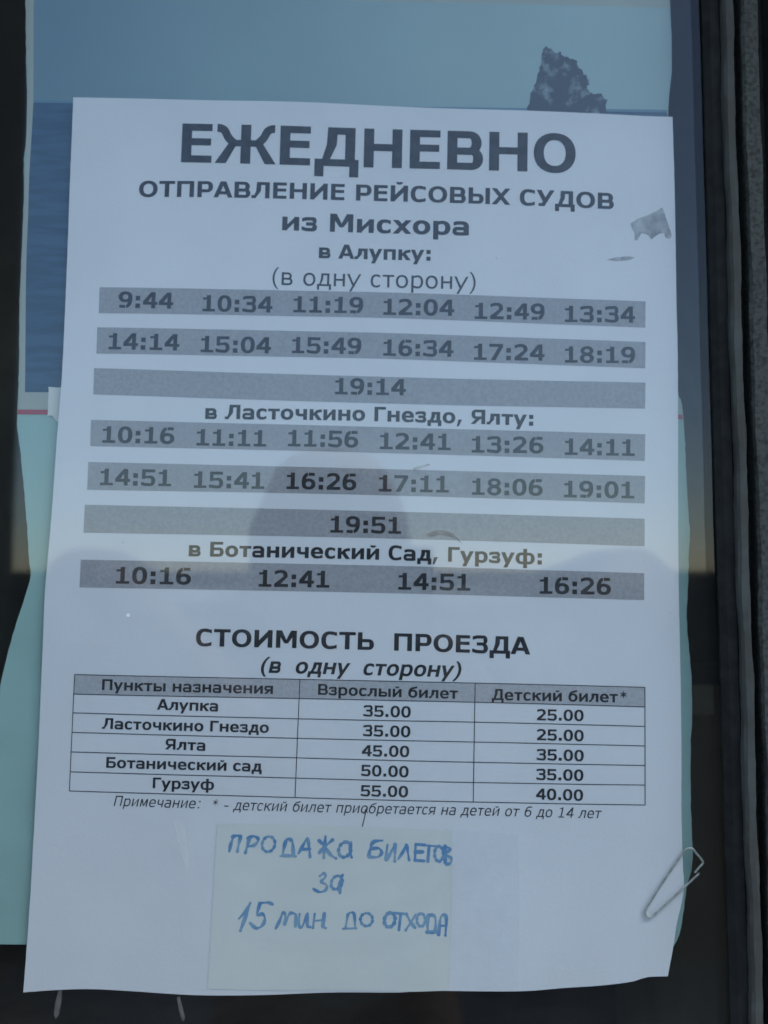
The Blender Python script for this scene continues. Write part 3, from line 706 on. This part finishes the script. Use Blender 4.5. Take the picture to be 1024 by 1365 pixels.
tag(o, 'faint short drip on the glass below the sheet, left of the handwritten note', 'drip mark')
o = shape('drip_mark', [(78,1321),(83,1319),(82,1335),(79,1352),(75,1358),(72,1352),(74,1336)], y_plane(-.0001), M['smear'], None, Yp=0)
tag(o, 'pale dried drip on the glass below the bottom left corner of the timetable', 'drip mark')
o = shape('sun_glint', [(169,818),(172,817.5),(174,820),(172.5,822.5),(169.5,822),(168.3,820)], y_plane(-.0001), mat('glint_paint', (.9,.9,.85), .3), None, Yp=0)  # sun glint painted as a pale speck on the pane
tag(o, 'tiny painted sun glint on the glass above the left end of the fare table', 'speck')
o = shape('sun_glint', [(163,722),(165,721.5),(166,724),(164,725)], y_plane(-.0001), M['smear'], None, Yp=0)  # second, fainter sun glint painted on the pane
tag(o, 'tiny faint painted sun glint on the glass left of the botanical garden heading', 'speck')
pl = []; ribbon(pl, [(488,1080),(486,1090),(483,1102)], 1.5); ribbon(pl, [(485,1085),(488,1078),(490,1084)], 1.0)
drawn('hair', pl, M['ink_thin'], None, y_plane(-.0001), 0, 0)
tag(bpy.data.objects['hair'], 'thin dark tick on the glass just above the handwritten note', 'hair')
rnd = random.Random(11); V, Fc = [], []
for k in range(190):
    x, z = rnd.uniform(-.17, .119), rnd.uniform(-.19, .19); r = rnd.choice((.00008, .00012, .00015, .00026))*rnd.uniform(.6, 1.2); b = len(V); n = 7
    V += [(x+r*rnd.uniform(.5, 1.3)*cos(t*2*pi/n), -.0001, z+r*rnd.uniform(.5, 1.3)*sin(t*2*pi/n)) for t in range(n)]; Fc.append(tuple(range(b, b+n)))
tag(mesh('dust_specks', V, Fc, M['smear']), 'fine dust specks scattered on the window glass', 'dust', kind='stuff')

# ------------------------------------------------------------------ paper clip
def tube(name, pts, r, m, parent=None, n=8):
    V, Fc = [], []; P = [Vector(p) for p in pts]
    for i, p in enumerate(P):
        t = (P[min(i+1, len(P)-1)]-P[max(i-1, 0)]).normalized()
        a = t.cross(Vector((0, 1, 0))).normalized(); b = t.cross(a)
        V += [p+a*r*cos(2*pi*k/n)+b*r*sin(2*pi*k/n) for k in range(n)]
    for i in range(len(P)-1):
        for k in range(n): Fc.append((i*n+k, i*n+(k+1) % n, (i+1)*n+(k+1) % n, (i+1)*n+k))
    Fc.append(tuple(range(n))); Fc.append(tuple(range(len(V)-1, len(V)-1-n, -1)))
    return mesh(name, V, Fc, m, parent, True)
cl = thing('paper_clip', 'open wire paper clip holding the right edge of the timetable to the poster', 'paper clip')
C = lambda p: (p[0]/4.55+820, p[1]/4.55+1065)
def clip_pts(ps, Y): return [(at(*C(p), Y)[0], Y, at(*C(p), Y)[1]) for p in ps]
outer = smoothpts([(484,447),(510,415),(533,388),(520,360),(495,332),(470,302),(445,300),(424,312),(380,375),(300,490),(230,600),(190,665),(184,695),(200,716),(228,712),(260,682),(340,610),(430,525),(512,450)], 5)
tube('outer_wire', clip_pts(outer, .0058), .00038, M['steel'], cl)
innr = smoothpts([(430,528),(392,556),(366,546),(372,510),(400,465),(432,415)], 4)
tube('inner_wire', [(x, y, z) for x, y, z in clip_pts(innr, .0145)], .00036, M['steel'], cl)

# ------------------------------------------------------------------ the photographer, faint in the glass
def skin(name, verts, edges, m, parent, sub=2, root=0):
    """verts: (x, y, z, rx, ry)"""
    o = mesh(name, [v[:3] for v in verts], [], m, parent)
    me = bpy.data.meshes.new(name); me.from_pydata([v[:3] for v in verts], edges, []); me.materials.append(m); o.data = me
    k = o.modifiers.new('skin', 'SKIN'); k.use_smooth_shade = True
    if not me.skin_vertices: 
        bpy.context.view_layer.objects.active = o
        bm = bmesh.new(); bm.from_mesh(me); bm.verts.layers.skin.verify(); bm.to_mesh(me); bm.free()
    sv = me.skin_vertices[0].data
    for i, v in enumerate(verts): sv[i].radius = (v[3], v[4] if len(v) > 4 else v[3]); sv[i].use_root = (i == root)
    o.modifiers.new('smooth', 'SUBSURF').levels = sub; o.modifiers['smooth'].render_levels = sub
    return o
M['skin'] = mat('skin', (.42, .26, .19), .5, var=.1, vscale=30)
M['shirt'] = mat('shirt_cloth', (.30, .28, .25), .9, bump=.3, bscale=300)
M['jeans'] = mat('denim', (.05, .085, .15), .9, bump=.3, bscale=300)
M['hair'] = mat('hair', (.025, .018, .012), .6, bump=1, bscale=160)
n_ = M['shirt'].node_tree.nodes; l_ = M['shirt'].node_tree.links
wv = n_.new('ShaderNodeTexWave'); wv.bands_direction = 'Z'; wv.inputs['Scale'].default_value = 9; wv.inputs['Distortion'].default_value = 2; wv.inputs['Detail Scale'].default_value = 2
tc_ = n_.new('ShaderNodeTexCoord'); l_.new(tc_.outputs['Object'], wv.inputs['Vector'])
cr_ = n_.new('ShaderNodeValToRGB'); cr_.color_ramp.elements[0].position = .45; cr_.color_ramp.elements[1].position = .55
cr_.color_ramp.elements[0].color = (.14, .15, .18, 1); cr_.color_ramp.elements[1].color = (.60, .58, .52, 1)
l_.new(wv.outputs['Fac'], cr_.inputs[0]); l_.new(cr_.outputs[0], n_['Principled BSDF'].inputs['Base Color'])
pe = thing('person', 'person holding up a phone in both hands, a dark reflection in the glass', 'person')
HX, HY = -.055, -.60
bv = [(HX,HY-.16,-.52,.115,.10),(HX,HY-.15,-.34,.12,.09),(HX,HY-.14,-.15,.13,.085),(HX,HY-.11,-.055,.07,.06),(HX,HY-.06,-.025,.052,.052),
      (HX,HY+.005,-.03,.06,.07),(HX,HY+.0,.03,.072,.088),(HX,HY-.005,.09,.075,.09),(HX,HY-.005,.135,.05,.06)]
be = [(i, i+1) for i in range(8)]
def add(v, p): bv.append(v); be.append((p, len(bv)-1)); return len(bv)-1
add((HX,HY+.10,.025,.011), 6); add((HX-.083,HY-.005,.03,.012), 6); add((HX+.083,HY-.005,.03,.012), 6)
for sg in (-1, 1):
    sh_ = add((HX+sg*.18,HY-.13,-.075,.056), 3); el = add((sg*.265-.025,HY+.07,-.005,.044), sh_)
    fa = add((sg*.20-.01,-.43,-.03,.037), el); wr = add((sg*.085,-.385,-.125,.025,.02), fa); pm = add((sg*.058,-.345,-.080,.018,.026), wr)
    for k, (dz, L) in enumerate(((.030,.026),(.010,.030),(-.010,.027),(-.028,.021))):   # four fingers close round the phone's edge
        a = add((sg*.050,-.322,-.078+dz,.0088), pm); b_ = add((sg*.041,-.302,-.076+dz,.0080), a)
        add((sg*(.041-L*.55),-.294,-.074+dz,.0068), b_)
    t1 = add((sg*.050,-.345,-.055,.0105), pm); add((sg*.030,-.325,-.045,.0090), t1)
    hp = add((HX+sg*.09,HY-.15,-.62,.085), 0); kn = add((HX+sg*.11,HY-.01,-1.05,.058), hp); an = add((HX+sg*.12,HY-.05,-1.43,.04), kn); add((HX+sg*.13,HY+.08,-1.465,.034), an)
skin('body', bv, be, M['skin'], pe)
sv_ = [(HX,HY-.16,-.54,.13,.115),(HX,HY-.15,-.34,.135,.105),(HX,HY-.14,-.15,.15,.10),(HX,HY-.115,-.065,.09,.075)]; se = [(0,1),(1,2),(2,3)]
for sg in (-1, 1):
    k = len(sv_); sv_ += [(HX+sg*.18,HY-.13,-.075,.070),(sg*.24-.03,HY-.01,-.03,.058),(sg*.265-.025,HY+.065,-.005,.054)]; se += [(3,k),(k,k+1),(k+1,k+2)]
skin('shirt', sv_, se, M['shirt'], pe)
jv = [(HX,HY-.16,-.56,.12,.11)]; je = []
for sg in (-1, 1):
    k = len(jv); jv += [(HX+sg*.09,HY-.15,-.66,.097),(HX+sg*.11,HY-.01,-1.05,.07),(HX+sg*.12,HY-.05,-1.40,.06)]; je += [(0,k),(k,k+1),(k+1,k+2)]
skin('trousers', jv, je, M['jeans'], pe)
hv = [(HX,HY-.02,.115,.080,.085),(HX,HY-.035,.06,.078,.075),(HX,HY-.045,.0,.066,.06)]
skin('hair', hv, [(0,1),(1,2)], M['hair'], pe)
ph = thing('phone', 'black phone held upright by the person reflected in the glass', 'phone')
V, Fc = boxes([(-.034, -.310, -.115, .034, -.302, .022)])
o = mesh('phone_body', V, Fc, mat('phone_plastic', (.02, .02, .022), .35), ph)
b = o.modifiers.new('bevel', 'BEVEL'); b.width = .003; b.segments = 3
V, Fc = boxes([(-.031, -.3112, -.100, .031, -.3101, .012)]); mesh('screen', V, Fc, mat('phone_screen', (.01, .01, .012), .1), ph)
